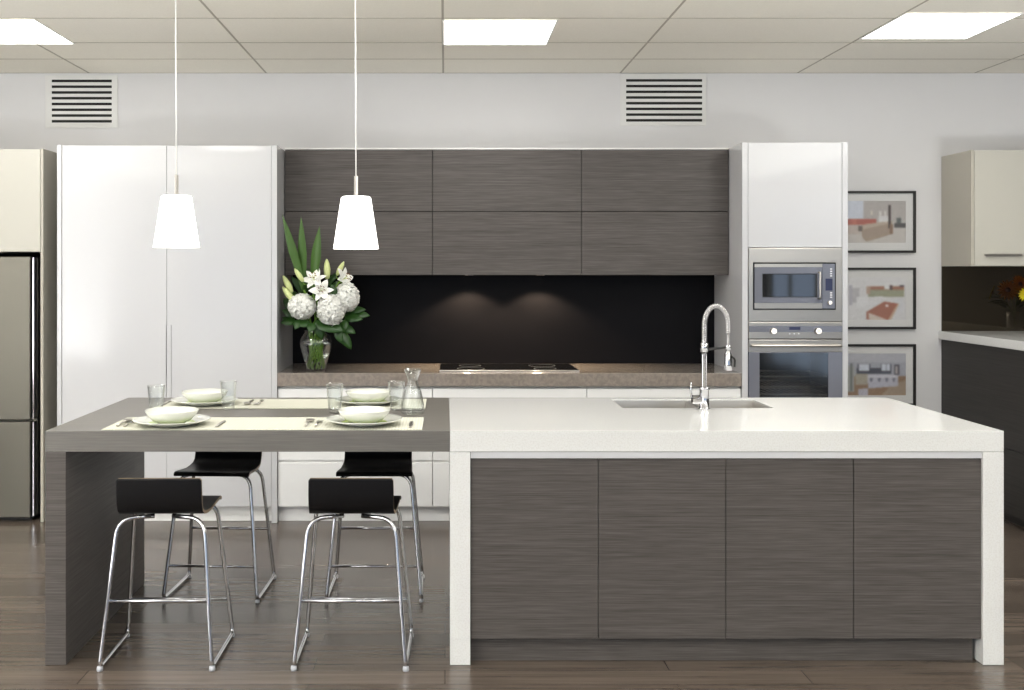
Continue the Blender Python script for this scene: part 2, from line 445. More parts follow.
sp = box(cx0+.001, cx1-.001, 7.051, 7.06, ctz+.0005, 1.6).build('splashback', SPLASH); tag(sp, 'black glass splashback behind the cooktop', 'splashback')
bk = MB().box(cx0+.001, cx1-.001, 7.063, 7.1, .001, 2.27).build('service_panel', WHITE); tag(bk, 'white backing panel behind the black splashback and wall cabinets', 'panel')

t = thing('cooktop', 'black glass induction cooktop with steel front trim', 'cooktop', (.39, 6.73, ctz))
box(-.03, .815, 6.505, 6.97, ctz+.001, ctz+.007).build('glass_top', pmat('black ceramic glass', srgb(12, 12, 12), rough=.08), t, bevel=.001)
box(-.034, .819, 6.488, 6.5035, ctz+.001, ctz+.009).build('front_trim', STEEL, t, bevel=.001)
for x, y, r in ((.16, 6.62, .085), (.16, 6.83, .07), (.62, 6.62, .07), (.62, 6.83, .085)):
    MB().lathe([(r, ctz+.0072), (r, ctz+.0077), (r-.004, ctz+.0077), (r-.004, ctz+.0072), (r, ctz+.0072)], (x, y, 0), 40).build('cooking_ring', pmat('ring print', srgb(90, 90, 90), rough=.3) if 'ring print' not in MATS else MATS['ring print'], t)

# dark wall cabinets, two flaps each
DU = 6.69
def XU(x): return X(x, DU)
def ZU(y): return Z(y, DU)
ub, us, ut = ZU(275), ZU(211.5), ZU(149.5)
ux = [cx0+.002, XU(432.5), XU(581.5), cx1-.002]
names = ['dark veneer wall cabinet beside the white pantry, above the flowers', 'dark veneer wall cabinet in the middle, above the cooktop', 'dark veneer wall cabinet beside the white oven tower']
for i in range(3):
    x0, x1 = ux[i]+.0005, ux[i+1]-.0005
    t = thing('wall_cabinet', names[i], 'cabinet', ((x0+x1)/2, DU+.18, ub), 0, 'dark two flap wall cabinets')
    box(x0, x1, DU+.022, 7.049, ub+.002, ut).build('carcass', VENEER, t)
    box(x0, x1, DU+.0195, DU+.0215, ub+.002, ut-.001).build('gap_shade_sheet', DARKGAP, t)  # dark sheet that paints shade into the gaps between flaps
    box(x0+.0012, x1-.0012, DU, DU+.019, us+.002, ut-.002).build('door', VENEER, t, bevel=.001)
    box(x0+.0012, x1-.0012, DU, DU+.019, ub, us-.002).build('door', VENEER, t, bevel=.001)
    box(x0, x1, DU-.002, 7.05, ut+.001, ut+.01).build('top_edge', WHITE, t)
for x, lab in ((.155, 'small lit downlight under the wall cabinets, over the left side of the cooktop'), (.615, 'small lit downlight under the wall cabinets, over the right side of the cooktop')):
    t = thing('downlight', lab, 'downlight', (x, 6.885, ub+.002), 0, 'downlights over the cooktop')
    MB().lathe([(.026, -.006), (.034, -.006), (.034, -.0005), (.026, -.0005), (.026, -.006)], (x, 6.885, ub+.002), 24).build('bezel', CHROME, t)
    MB().lathe([(0, -.003), (.0255, -.003), (.0255, -.001), (0, -.001)], (x, 6.885, ub+.002), 24).build('lens', LEDM, t)
    ld = bpy.data.lights.new('cooktop spot', 'SPOT'); ld.energy = 28; ld.color = (1, .78, .52); ld.spot_size = R(122); ld.spot_blend = .35; ld.shadow_soft_size = .02
    lo = bpy.data.objects.new('cooktop_spot', ld); col.objects.link(lo); lo.location = (x, 6.885, ub-.012)

# ------------------------------------------------------------------ oven tower
ttop = Z(142.3)
tx0, tx1 = 1.781, X(848)
gx0, gx1 = X(748.3), X(842)
t = thing('oven_tower', 'tall gloss white cabinet housing the microwave and oven', 'cabinet', ((tx0+tx1)/2, D3+.3, 0))
box(tx0, gx0-.002, D3, YW, .001, ttop).build('side_panel', GLOSS, t, bevel=.0015)
box(gx1+.002, tx1, D3, YW, .001, ttop).build('side_panel', GLOSS, t, bevel=.0015)
zm1, zm0 = Z(248), Z(321.7)
zo1, zo0 = zm0-.003, .60
box(gx0, gx1, D3+.002, D3+.022, zm1+.004, ttop-.002).build('door', GLOSS, t, bevel=.0015)
box(gx0, gx1, D3+.025, YW-.03, zm1+.006, ttop-.003).build('carcass', WHITE, t)
box(gx0, gx1, YW-.025, YW-.001, .1, ttop-.003).build('back_panel', WHITE, t)
box(gx0, gx1, D3+.002, D3+.022, .1, zo0-.004).build('drawer', GLOSS, t, bevel=.0015)
box(gx0, gx1, D3+.03, YW-.03, .1, zo0-.004).build('lower_carcass', WHITE, t)
box(gx0, gx1, D3+.06, D3+.075, .001, .098).build('kickboard', WHITE, t)

DM = D3-.004
mx = lambda x: X(x, DM)
mz = lambda y: Z(y, DM)
t = thing('microwave', 'built in steel microwave with black outlined door, above the oven', 'microwave', ((gx0+gx1)/2, D3+.2, zm0))
MB().ring(gx0+.001, gx1-.001, DM, DM+.02, zm0, zm1, mx(753), mx(835.8), mz(309.8), mz(262.6), axis='y').build('trim_frame', STEEL, t, bevel=.002)
MB().ring(mx(753)+.0005, mx(835.8)-.0005, DM-.003, DM+.018, mz(309.8)+.0005, mz(262.6)-.0005, mx(754.2), mx(834.6), mz(308.6), mz(263.8), axis='y').build('black_surround', BLACKM, t)
box(gx0+.02, gx1-.02, DM+.05, DM+.4, zm0+.01, zm1-.02).build('body', ENAMEL, t)
x0, x1, xs = mx(754.3), mx(834.5), mx(822)
d_ = MB().ring(x0, xs-.001, DM-.008, DM+.014, mz(303), mz(267.2), mx(762), mx(816.5), mz(297.3), mz(273.6), axis='y').build('door', GREYGLASS, t, bevel=.001)
box(x0, xs-.001, DM-.008, DM+.014, mz(267.1), mz(263.9)).build('top_band', STEEL, d_)
box(x0, xs-.001, DM-.008, DM+.014, mz(308.5), mz(303.1)).build('bottom_band', STEEL, d_)
MB().ring(mx(762)+.0003, mx(816.5)-.0003, DM-.0085, DM+.012, mz(297.3)+.0003, mz(273.6)-.0003, mx(762.6), mx(815.9), mz(296.8), mz(274.2), axis='y').build('window_edge', BLACKM, d_)
box(mx(762.7), mx(815.8), DM-.006, DM-.003, mz(296.7), mz(274.3)).build('window_glass', MICROPANE, d_)
MB().tube([(mx(818.3), DM-.009, mz(272.5)), (mx(818.3), DM-.036, mz(272.5)), (mx(818.3), DM-.036, mz(298.5)), (mx(818.3), DM-.009, mz(298.5))], .0058, 12, fillet=.008).build('handle', STEEL, d_)
p_ = box(xs, x1, DM-.008, DM+.014, mz(308.5), mz(263.9)).build('control_panel', GREYGLASS, t, bevel=.001)
box(mx(825), mx(832), DM-.0092, DM-.0081, mz(290.5), mz(278.6)).build('display', DISPLAY, p_)
for y in (269, 271.3, 273.6, 275.9, 292.8, 295, 297.2): box(mx(829.6), mx(831.6), DM-.0095, DM-.0081, mz(y+.6), mz(y-.6)).build('button', BUTTON, p_)
MB().cyl((mx(829), DM-.0082, mz(302.5)), (mx(829), DM-.024, mz(302.5)), .013, 24, r2=.0115).build('knob', STEEL, p_)

t = thing('oven', 'built in steel oven with two knobs and glass door, below the microwave', 'oven', ((gx0+gx1)/2, D3+.2, zo0))
zc = mz(338.6); zd = mz(339.4); zg = mz(351.8)
p_ = box(gx0+.001, gx1-.001, DM-.004, DM+.02, zc, zo1).build('control_panel', STEEL, t, bevel=.0015)
box(gx0+.002, gx1-.002, DM-.0055, DM-.0041, mz(332), mz(326)).build('fascia_strip', GREYGLASS, p_)
box(mx(789), mx(800), DM-.0066, DM-.0056, mz(329.8), mz(326.8)).build('display', DISPLAY, p_)
for x in (772.6, 817.2): MB().cyl((mx(x), DM-.0057, mz(330.8)), (mx(x), DM-.03, mz(330.8)), .0195, 32, r2=.0175).build('knob', STEEL, p_)
for x in (789.5, 794, 798.5): MB().cyl((mx(x), DM-.0041, mz(333.7)), (mx(x), DM-.007, mz(333.7)), .004, 12).build('button', BUTTON, p_)
box(gx0+.002, gx1-.002, DM+.012, DM+.02, zd-.002, zc-.0005).build('door_seal', BLACKM, t)
wx0, wx1, wz0 = mx(759.3), mx(828), zo0+.08
box(gx0+.001, gx1-.001, DM-.006, DM+.018, zg, zd-.0025).build('door_rail', STEEL, t, bevel=.0015)
d_ = MB().ring(gx0+.001, gx1-.001, DM-.006, DM+.018, zo0, zg-.001, wx0, wx1, wz0, mz(353), axis='y').build('door', GREYGLASS, t, bevel=.001)
box(wx0+.0005, wx1-.0005, DM-.003, DM+.002, wz0+.0005, mz(353)-.0005).build('window_glass', OVENPANE, d_)
MB().tube([(mx(751), DM-.007, mz(345.4)), (mx(751), DM-.04, mz(345.4)), (mx(839), DM-.04, mz(345.4)), (mx(839), DM-.007, mz(345.4))], .008, 12, fillet=.01).build('handle', STEEL, t)
cv = MB(); cv.ring(gx0+.03, gx1-.03, DM+.025, DM+.45, zo0+.01, zg, gx0+.04, gx1-.04, zo0+.03, zg-.015, axis='y')
cv.box(gx0+.035, gx1-.035, DM+.45, DM+.46, zo0+.015, zg-.005).build('cavity', ENAMEL, t)
for z in (mz(377), mz(387.5), mz(395)):
    rk = MB()
    for yy in (DM+.04, DM+.4): rk.tube([(wx0-.03, yy, z), (wx1+.03, yy, z)], .0055, 8)
    for k in range(14):
        xx = wx0-.02+(wx1-wx0+.04)*k/13; rk.tube([(xx, DM+.04, z), (xx, DM+.4, z)], .002, 6)
    rk.build('rack', STEEL, t)

# ------------------------------------------------------------------ pictures
def raster(polys, nx=120, ny=72, bg=(200, 200, 200), x0=836, x1=905.5, y0=0, y1=1, amp=.16, seed=1):
    rnd = random.Random(seed)
    def inside(P, x, y):
        c = False
        for i in range(len(P)):
            (xa, ya), (xb, yb) = P[i], P[i-1]
            if (ya > y) != (yb > y) and x < (xb-xa)*(y-ya)/(yb-ya)+xa: c = not c
        return c
    out = []
    for j in range(ny):
        for i in range(nx):
            x = x0+(x1-x0)*(i+.5)/nx; y = y1+(y0-y1)*(j+.5)/ny
            c = bg
            for P, k in polys:
                if inside(P, x, y): c = k
            n = 1+amp*(rnd.random()-.5)
            out.append([min(255, v*n) for v in c])
    # soften the edges a little, as a photographic print would, and blend a pale glass haze into the colours
    for _ in range(2):
        nw = []
        for j in range(ny):
            for i in range(nx):
                nb = [out[jj*nx+ii] for jj in (j-1, j, j+1) for ii in (i-1, i, i+1) if 0 <= jj < ny and 0 <= ii < nx]
                nw.append([sum(q[k] for q in nb)/len(nb) for k in range(3)])
        out = nw
    return [srgb(*[.85*v+.15*226 for v in c]) for c in out]
PRINTM = pmat('printed photo', (1,1,1,1), rough=.6)
nt, N, L, b = nodes(PRINTM)
at_ = N.new('ShaderNodeAttribute'); at_.attribute_name = 'print'; L.new(at_.outputs['Color'], b.inputs['Base Color'])
def picture(y0, y1, py0, py1, polys, bg, label, seed):
    d = YB-.003
    a, c = at(826, y1, d), at(914.8, y0, d)
    t = thing('framed_picture', label, 'picture', ((a.x+c.x)/2, d, a.z), 0, 'framed kitchen photographs')
    p, q = at(828.4, y1-2.3, d), at(912.4, y0+2.3, d)
    MB().ring(a.x, c.x, d-.022, d, a.z, c.z, p.x, q.x, p.z, q.z, axis='y').build('frame', FRAMEB, t, bevel=.001)
    u, v = at(836, py1, d), at(905.5, py0, d)
    MB().ring(p.x, q.x, d-.008, d-.005, p.z, q.z, u.x, v.x, u.z, v.z, axis='y').build('mat_board', MATW, t)
    nx, ny = 120, 72
    me = bpy.data.meshes.new('print')
    off = Vector(t.location)
    vs = [(u.x+(v.x-u.x)*i/nx-off.x, d-.0045-off.y, u.z+(v.z-u.z)*j/ny-off.z) for j in range(ny+1) for i in range(nx+1)]
    fs = [(j*(nx+1)+i, j*(nx+1)+i+1, (j+1)*(nx+1)+i+1, (j+1)*(nx+1)+i) for j in range(ny) for i in range(nx)]
    me.from_pydata(vs, [], fs)
    ca = me.color_attributes.new('print', 'FLOAT_COLOR', 'CORNER')
    cols = raster(polys, nx, ny, bg, y0=py0, y1=py1, seed=seed)
    for k, cc in enumerate(cols):
        for w in range(4): ca.data[k*4+w].color = cc
    me.materials.append(PRINTM)
    o = bpy.data.objects.new('print', me); col.objects.link(o); o.parent = t
    box(p.x, q.x, d-.012, d-.0105, p.z, q.z).build('glass', PANE, t)
def Q(x0, x1, y0, y1): return [(x0,y0),(x1,y0),(x1,y1),(x0,y1)]
picture(191.2, 252.8, 201, 242.8, [
    (Q(836, 906, 201, 222), (186, 180, 176)), (Q(836, 906, 222, 243), (206, 200, 194)), (Q(836, 863, 201, 220), (216, 222, 234)),
    (Q(836, 876, 219, 225), (178, 92, 78)), (Q(852, 856, 219, 224), (196, 110, 90)), (Q(836, 860, 225, 234), (196, 182, 172)),
    (Q(878, 888, 216, 222), (226, 226, 226)), (Q(879, 881, 211, 216), (226, 224, 220)), (Q(884, 886, 211, 216), (226, 224, 220)),
    ([(860,226),(866,224),(892,221),(892,234),(866,242),(862,238)], (168, 148, 130)), ([(860,226),(866,224),(892,221),(893,223),(864,229)], (190, 172, 154)),
    (Q(888, 890.5, 205, 228), (58, 48, 46)), (Q(889, 893, 224, 234), (138, 108, 88)), (Q(894, 905.5, 223, 227.5), (76, 74, 74)), (Q(896, 901, 218, 223), (92, 98, 96)),
    (Q(870.5, 872, 211, 215), (246, 238, 214)), (Q(858, 862, 226, 231), (104, 92, 84))],
    (200, 196, 190), 'top black framed photo of a kitchen with a long timber bench', 1)
picture(267.6, 329, 277.5, 319.8, [
    (Q(836, 906, 277, 320), (226, 225, 226)), (Q(836, 906, 277, 287), (232, 231, 232)), (Q(849, 852, 285, 305), (186, 184, 194)), (Q(852, 859, 288, 303), (194, 192, 196)),
    (Q(866, 904, 286.5, 290.5), (168, 116, 92)), (Q(868, 904, 290, 297), (158, 160, 132)), (Q(866, 870, 286.5, 294), (190, 160, 140)), (Q(884, 889, 282, 289), (238, 238, 238)), (Q(889, 892, 285, 290), (98, 78, 78)), (Q(899, 904, 285, 287), (88, 80, 84)),
    (Q(856, 868, 297, 308), (236, 236, 238)), ([(862,309),(868,310),(888,297),(875,296)], (230,230,232)), (Q(894, 904, 297, 312), (224, 224, 228)),
    ([(866,312),(884,301.5),(897.5,303.5),(888,319.8),(866,319)], (166, 98, 76)), ([(868,313),(869,319.8),(887,319.8),(872,314)], (222, 206, 192)), ([(897.5,303.5),(899,304),(891,319),(888,319.5)], (206,176,146)), (Q(885, 888, 304.5, 307), (240, 226, 222))],
    (226, 225, 226), 'middle black framed photo of a white kitchen with a red timber table', 2)
picture(344, 405.4, 353.4, 395.2, [
    (Q(836, 906, 353, 376), (176, 178, 190)), (Q(836, 906, 353, 362), (190, 191, 200)), (Q(836, 906, 376, 396), (150, 118, 92)), ([(892,384),(906,380),(906,396),(880,396)], (172, 150, 128)),
    (Q(856, 891, 368, 374), (78, 80, 94)), (Q(858, 869.5, 364.5, 371), (222, 228, 240)), (Q(881, 890, 364.5, 371), (222, 228, 240)), (Q(857.5, 858.3, 364, 372), (70,70,84)), (Q(869.3, 870, 364, 372), (70,70,84)), (Q(880.5, 881.2, 364, 372), (70,70,84)), (Q(890, 891, 364, 372), (70,70,84)), (Q(863, 863.5, 364, 371), (120,120,134)), (Q(886, 886.5, 364, 371), (120,120,134)),
    (Q(894, 899, 364.5, 375), (88, 84, 96)), (Q(895.3, 897.5, 366, 374), (196, 188, 186)), (Q(836, 854, 366, 392), (172, 174, 168)), (Q(850, 852, 363, 391), (112, 116, 116)),
    (Q(855, 867, 374, 385), (176, 168, 150)), ([(867,376.5),(898,375),(898,386),(868,388.5)], (196, 196, 210)), (Q(867, 897, 375, 377.5), (214, 214, 224)), ([(858,389),(868,388),(868,396),(858,396)], (196, 192, 206))] +
    [([(x-1.6,378),(x+1.6,378),(x+.8,382),(x-.8,382)], (116, 116, 134)) for x in (871, 879, 886.5, 893.5)],
    (180, 181, 190), 'lowest black framed photo of a grey kitchen with windows and stools', 3)

# ------------------------------------------------------------------ right hand bench
RX = 3.345
t = thing('corner_drawer_cabinet', 'dark veneer base cabinet at the right photo edge, under the pale bench', 'cabinet', (3.7, 6.4, 0))
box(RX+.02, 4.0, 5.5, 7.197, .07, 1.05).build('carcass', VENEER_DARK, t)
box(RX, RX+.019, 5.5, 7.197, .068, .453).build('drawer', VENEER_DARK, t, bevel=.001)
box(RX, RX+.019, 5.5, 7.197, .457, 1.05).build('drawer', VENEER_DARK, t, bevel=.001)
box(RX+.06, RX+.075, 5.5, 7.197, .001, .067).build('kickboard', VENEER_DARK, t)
o = box(RX-.02, 4.02, 5.48, 7.198, 1.053, 1.107).build('bench_top', STONE, bevel=.002); tag(o, 'pale stone bench top at the right photo edge with flowers on it', 'worktop')
o = box(RX, 4.4, 7.188, 7.197, 1.1075, 1.5425).build('glass_splashback', SPLASH2); tag(o, 'dark reflective glass splashback below the cream cabinet on the right', 'splashback')
d6 = 6.79
t = thing('overhead_cabinet', 'cream overhead cabinet with bar handle at the right photo edge', 'cabinet', (3.8, 7, 1.543))
z0, z1 = 1.543, 2.281
box(RX, RX+.018, d6, 7.197, z0, z1).build('side_panel', GABLE, t, bevel=.001)
box(4.182, 4.2, d6, 7.197, z0, z1).build('side_panel', GABLE, t, bevel=.001)
box(RX+.019, 4.181, d6+.024, 7.197, z0, z1-.001).build('carcass', GABLE, t)
dd = box(RX+.022, 4.179, d6+.001, d6+.021, z0+.002, z1-.002).build('door', CREAM, t, bevel=.0015)
hz = Z(255.3, d6)
MB().box(X(983, d6), X(1020, d6), d6-.03, d6-.022, hz-.008, hz+.008).box(X(985, d6), X(987, d6), d6-.022, d6+.0005, hz-.006, hz+.006).box(X(1016, d6), X(1018, d6), d6-.022, d6+.0005, hz-.006, hz+.006).build('handle', STEEL, dd)

# ------------------------------------------------------------------ island: table end
D1, D2 = 4.10, 5.175
tl, tb = X(45, D1), X(450, D1)
t = thing('dining_table', 'charcoal veneer dining table end of the island with four stools', 'table', ((tl+tb)/2, (D1+D2)/2, 0))
box(tl, tb-.0005, D1, D2, .82, .9).build('tabletop', VENEER_TOP_LIT, t, bevel=.0015)
box(tl, tl+.08, D1+.001, D2-.001, .001, .8195).build('leg', VENEER, t, bevel=.0015)
# stone part
xr = X(1004, D1); lt = .078
sx0, sx1, sy0, sy1 = .797, 1.473, 4.785, 5.105
t = thing('island_benchtop', 'white speckled stone island benchtop with waterfall ends', 'worktop', ((tb+xr)/2, (D1+D2)/2, 0))
MB().ring(tb, xr, D1, D2, .82, .9, sx0, sx1, sy0, sy1).build('top', STONE, t, bevel=.002)
box(tb, tb+lt, D1+.0005, D2, .001, .8185).build('end_panel', STONE, t, bevel=.0015)
box(xr-.08, xr, D1+.0005, D2, .001, .8185).build('end_panel', STONE, t, bevel=.0015)
ix0, ix1 = tb+lt+.001, xr-.081
dw = (ix1-ix0)/4
names = ['leftmost charcoal island cabinet, beside the white stone end at the stools', 'charcoal island cabinet, second from the stools end', 'charcoal island cabinet, third from the stools end', 'rightmost charcoal island cabinet, beside the far white stone end']
for i in range(4):
    x0, x1 = ix0+dw*i, ix0+dw*(i+1)
    t = thing('island_cabinet', names[i], 'cabinet', ((x0+x1)/2, 4.35, .105), 0, 'charcoal island cabinets')
    box(x0+.0005, x1-.0005, D1+.036, 4.70, .1, .79).build('carcass', DARKGAP, t)
    box(x0+.0013, x1-.0013, D1+.012, D1+.031, .098, .7915).build('door', VENEER, t, bevel=.001)
o = box(ix0, ix1-.015, D1+.05, D1+.066, .001, .096).build('kickboard', VENEER); tag(o, 'charcoal kickboard along the bottom of the island cabinets', 'kickboard')
o = MB().box(ix0, ix1, D1+.004, D1+.2, .7945, .8185).build('channel_rail', GLOSS); tag(o, 'white finger channel between the island doors and stone benchtop', 'rail')

# sink
t = thing('sink', 'steel double bowl sink set in the white island top', 'sink', ((sx0+sx1)/2, (sy0+sy1)/2, .68))
dv = 1.155
def bowl(x0, x1):
    m_ = MB(); y0, y1, zt, zb = sy0+.002, sy1-.002, .894, .70
    r = .02
    top = [(x0,y0,zt),(x1,y0,zt),(x1,y1,zt),(x0,y1,zt)]; bot = [(x0+r,y0+r,zb),(x1-r,y0+r,zb),(x1-r,y1-r,zb),(x0+r,y1-r,zb)]
    for i in range(4):
        j = (i+1) % 4; m_.quad([top[i], top[j], bot[j], bot[i]])
    m_.quad(bot)
    # outer skin
    g = .002
    top2 = [(x0-g*.4,y0-g*.4,zt),(x1+g*.4,y0-g*.4,zt),(x1+g*.4,y1+g*.4,zt),(x0-g*.4,y1+g*.4,zt)]; bot2 = [(x0+r-g,y0+r-g,zb-g),(x1-r+g,y0+r-g,zb-g),(x1-r+g,y1-r+g,zb-g),(x0+r-g,y1-r+g,zb-g)]
    for i in range(4):
        j = (i+1) % 4; m_.quad([top2[i], top2[j], bot2[j], bot2[i]]); m_.quad([top[i], top[j], top2[j], top2[i]])
    m_.quad(bot2)
    bmesh.ops.remove_doubles(m_.bm, verts=m_.bm.verts, dist=1e-5)
    o_ = m_.build('bowl', STEEL, t)
    MB().lathe([(0, zb+.001), (.04, zb+.001), (.045, zb+.004), (.05, zb+.001), (.05, zb), (0, zb)], ((x0+x1)/2, (y0+y1)/2, 0), 24).build('drain', CHROME, o_)
bowl(sx0+.002, dv-.006); bowl(dv+.006, sx1-.002)
box(dv-.0045, dv+.0045, sy0+.003, sy1-.003, .88, .893).build('divider', STEEL, t)

# tap
DT = 4.735
tx = X(704.3, DT)
def tz(y): return Z(y, DT)
def tX(x): return X(x, DT)
t = thing('kitchen_tap', 'chrome spring neck kitchen tap in front of the sink', 'tap', (tx, DT, .9))
MB().lathe([(0,.9005),(.026,.9005),(.026,.906),(.0215,.908),(.0205,.985),(.024,.988),(.024,.997),(.012,1.0),(0,1.0)], (tx, DT, 0), 28).build('base', CHROME, t)
MB().cyl((tx, DT, 1.0), (tx, DT, tz(348)), .0115, 20).build('column', CHROME, t)
MB().lathe([(.0117,tz(352)),(.016,tz(352)),(.0165,tz(343)),(.0117,tz(343))], (tx, DT, 0), 24).build('collar', CHROME, t)
# spring: wound round an arched hose
arc = []
zs, ztop = tz(343), tz(306)
cxr = tX(716.2); ra = cxr-tx
zc_ = tz(325)
for k in range(8): arc.append(Vector((tx, DT, zs+(zc_-zs)*k/8)))
for k in range(25):
    a = math.pi - math.pi*k/24*1.0
    arc.append(Vector((cxr+ra*math.cos(a), DT, zc_+(ztop-zc_)*math.sin(a))))
for k in range(1, 4): arc.append(Vector((cxr+ra, DT, zc_-(zc_-tz(333))*k/3)))
MB().tube(arc, .0085, 12).build('hose', TUBEG, t)
def along(P, s_):
    acc = 0
    for a, c in zip(P, P[1:]):
        l = (c-a).length
        if acc+l >= s_: return a.lerp(c, (s_-acc)/l), (c-a).normalized()
        acc += l
    return P[-1], (P[-1]-P[-2]).normalized()
tot = sum((c-a).length for a, c in zip(arc, arc[1:]))
hel = []
turns = 44; n_ = turns*10
for k in range(n_+1):
    p, tg = along(arc, tot*k/n_*.999); nn = Vector((0,1,0)); bb = tg.cross(nn)
    a = 2*math.pi*k/10
    hel.append(p+(nn*math.cos(a)+bb*math.sin(a))*.0105)
MB().tube(hel, .0022, 5).build('spring', CHROME, t)
ex = cxr+ra
MB().cyl((ex, DT, tz(333)), (ex, DT, tz(352)), .005, 12).build('thin_hose', CHROME, t)
MB().lathe([(0,tz(347)),(.009,tz(347)),(.010,tz(352)),(.0155,tz(354)),(.017,tz(364)),(.0185,tz(370)),(.012,tz(370.8)),(0,tz(370.8))], (ex, DT, 0), 24).build('spray_head', CHROME, t)
MB().tube([(ex+.012, DT, tz(356)), (ex+.03, DT, tz(359)), (ex+.028, DT, tz(367))], .0045, 8, fillet=.01).build('trigger', BLACKM, t)
MB().tube([(tx+.012, DT, tz(349.5)), (ex-.008, DT, tz(347.2))], .0055, 10).build('support_arm', BLACKM, t)
MB().lathe([(.0075,-.009),(.0125,-.009),(.0125,.009),(.0075,.009),(.0075,-.009)], (ex, DT, tz(347.5)), 20).build('arm_clip', CHROME, t)
MB().cyl((tx-.015, DT, .945), (tX(692), DT, .945), .019, 20).build('mixer', CHROME, t)
MB().tube([(tX(691.5), DT, .953), (tX(690.8), DT, .985), (tX(690.8), DT-.004, tz(382.5))], .004, 8).build('lever', CHROME, t)

# ------------------------------------------------------------------ stools
def make_stool():
    t = thing('bar_stool', '', 'stool'); z0 = .012
    # seat: bent ply with a low back lip; y negative is the lip side
    pr = [(-.140,.721),(-.1395,.713),(-.136,.66),(-.131,.625),(-.12,.60),(-.10,.587),(-.06,.581),(0,.578),(.08,.585),(.14,.590),(.165,.589),(.178,.582)]
    def wid(i): return   .1635 + .0115*min(1, max(0, (i-4)/6)) - (.008 if i == 0 else .001 if i == 1 else 0)
    th = .012
    m_ = MB(); rowsT, rowsB = [], []
    for i, (y, z) in enumerate(pr):
        a = Vector(pr[max(0,i-1)]); c = Vector(pr[min(len(pr)-1,i+1)]); tg = (c-a).normalized(); nn = Vector((-tg.y, tg.x))
        w = wid(i); xs_ = [-1,-.97,-.6,-.2,.2,.6,.97,1]
        dish = [0,0,-.001,-.003,-.003,-.001,0,0] if 5 < i < 10 else [0]*8
        rowsT.append([m_.bm.verts.new((u*w, y+nn.x*0, z+dz)) for u, dz in zip(xs_, dish)])
        rowsB.append([m_.bm.verts.new((u*w, y-nn.x*th, z-nn.y*th+dz)) for u, dz in zip(xs_, dish)])
    n = len(pr); e = 8
    for i in range(n-1):
        for k in range(e-1):
            for q, fl in (((rowsT[i][k],rowsT[i][k+1],rowsT[i+1][k+1],rowsT[i+1][k]),0), ((rowsB[i][k+1],rowsB[i][k],rowsB[i+1][k],rowsB[i+1][k+1]),0)):
                f = m_.bm.faces.new(q); f.smooth = True; f.material_index = fl
        for k in (0, e-1):
            f = m_.bm.faces.new((rowsT[i][k],rowsT[i+1][k],rowsB[i+1][k],rowsB[i][k])); f.material_index = 1
    for i in (0, n-1):
        for k in range(e-1):
            f = m_.bm.faces.new((rowsT[i][k],rowsT[i][k+1],rowsB[i][k+1],rowsB[i][k])); f.material_index = 1 if i == 0 else 0
    m_.build('seat', [BLACKSEAT, PLY], t, local=True)
    r = .0085; hy = .195; tz_ = .561
    for s_ in (-1, 1):
        MB().tube([(s_*.035,-.075,tz_),(s_*.166,-.115,tz_-.002),(s_*.212,-hy,.0125),(s_*.217,hy,.0125),(s_*.166,.12,tz_+.006),(s_*.035,.09,tz_+.008)], r, 12, fillet=[.075,.03,.03,.06]).build('sled_leg', CHROME, t, local=True)
        MB().lathe([(0,.0005),(.011,.0005),(.012,.006),(.011,.016),(0,.018)], (s_*.2125,-hy+.006,0), 12).build('foot_glide', GLIDE, t, local=True)
        MB().lathe([(0,.0005),(.009,.0005),(.010,.005),(.009,.012),(0,.013)], (s_*.217,hy-.008,0), 12).build('foot_glide', GLIDE, t, local=True)
    def legx(z, f): return .212-(.212-.166)*z/.55
    MB().tube([(-legx(.255,0),-hy+.036,.255),(legx(.255,0),-hy+.036,.255)], .0075, 10).build('footrest', CHROME, t, local=True)
    MB().tube([(-legx(.16,0)-.003,hy-.021,.16),(legx(.16,0)+.003,hy-.021,.16)], .0065, 10).build('stretcher', CHROME, t, local=True)
    for s_ in (-1, 1):
        MB().lathe([(0,.5625),(.012,.5625),(.012,.566),(0,.566)], (s_*.06,-.085,0), 10).lathe([(0,.5625),(.012,.5625),(.012,.566),(0,.566)], (s_*.06,.1,0), 10).build('fixing_pad', BLACKM, t, local=True)
    return t
stool = make_stool()
spots = [(-1.096, 4.235, R(.4), 'black low back stool in front, at the left near side of the table'),
         (-.358, 4.235, R(-.8), 'black low back stool in front, nearest the white stone end'),
         (-1.062, 5.07, math.pi-R(3), 'black stool behind the table on the left, its seat facing us'),
         (-.325, 5.07, math.pi, 'black stool behind the table on the right, partly behind the front stool')]
for i, (x, y, a, lab) in enumerate(spots):
    o = stool if i == 0 else copy_tree(stool)
    o.location = (x, y, 0); o.rotation_euler = (0, 0, a); tag(o, lab, 'stool', 'chrome sled bar stools')

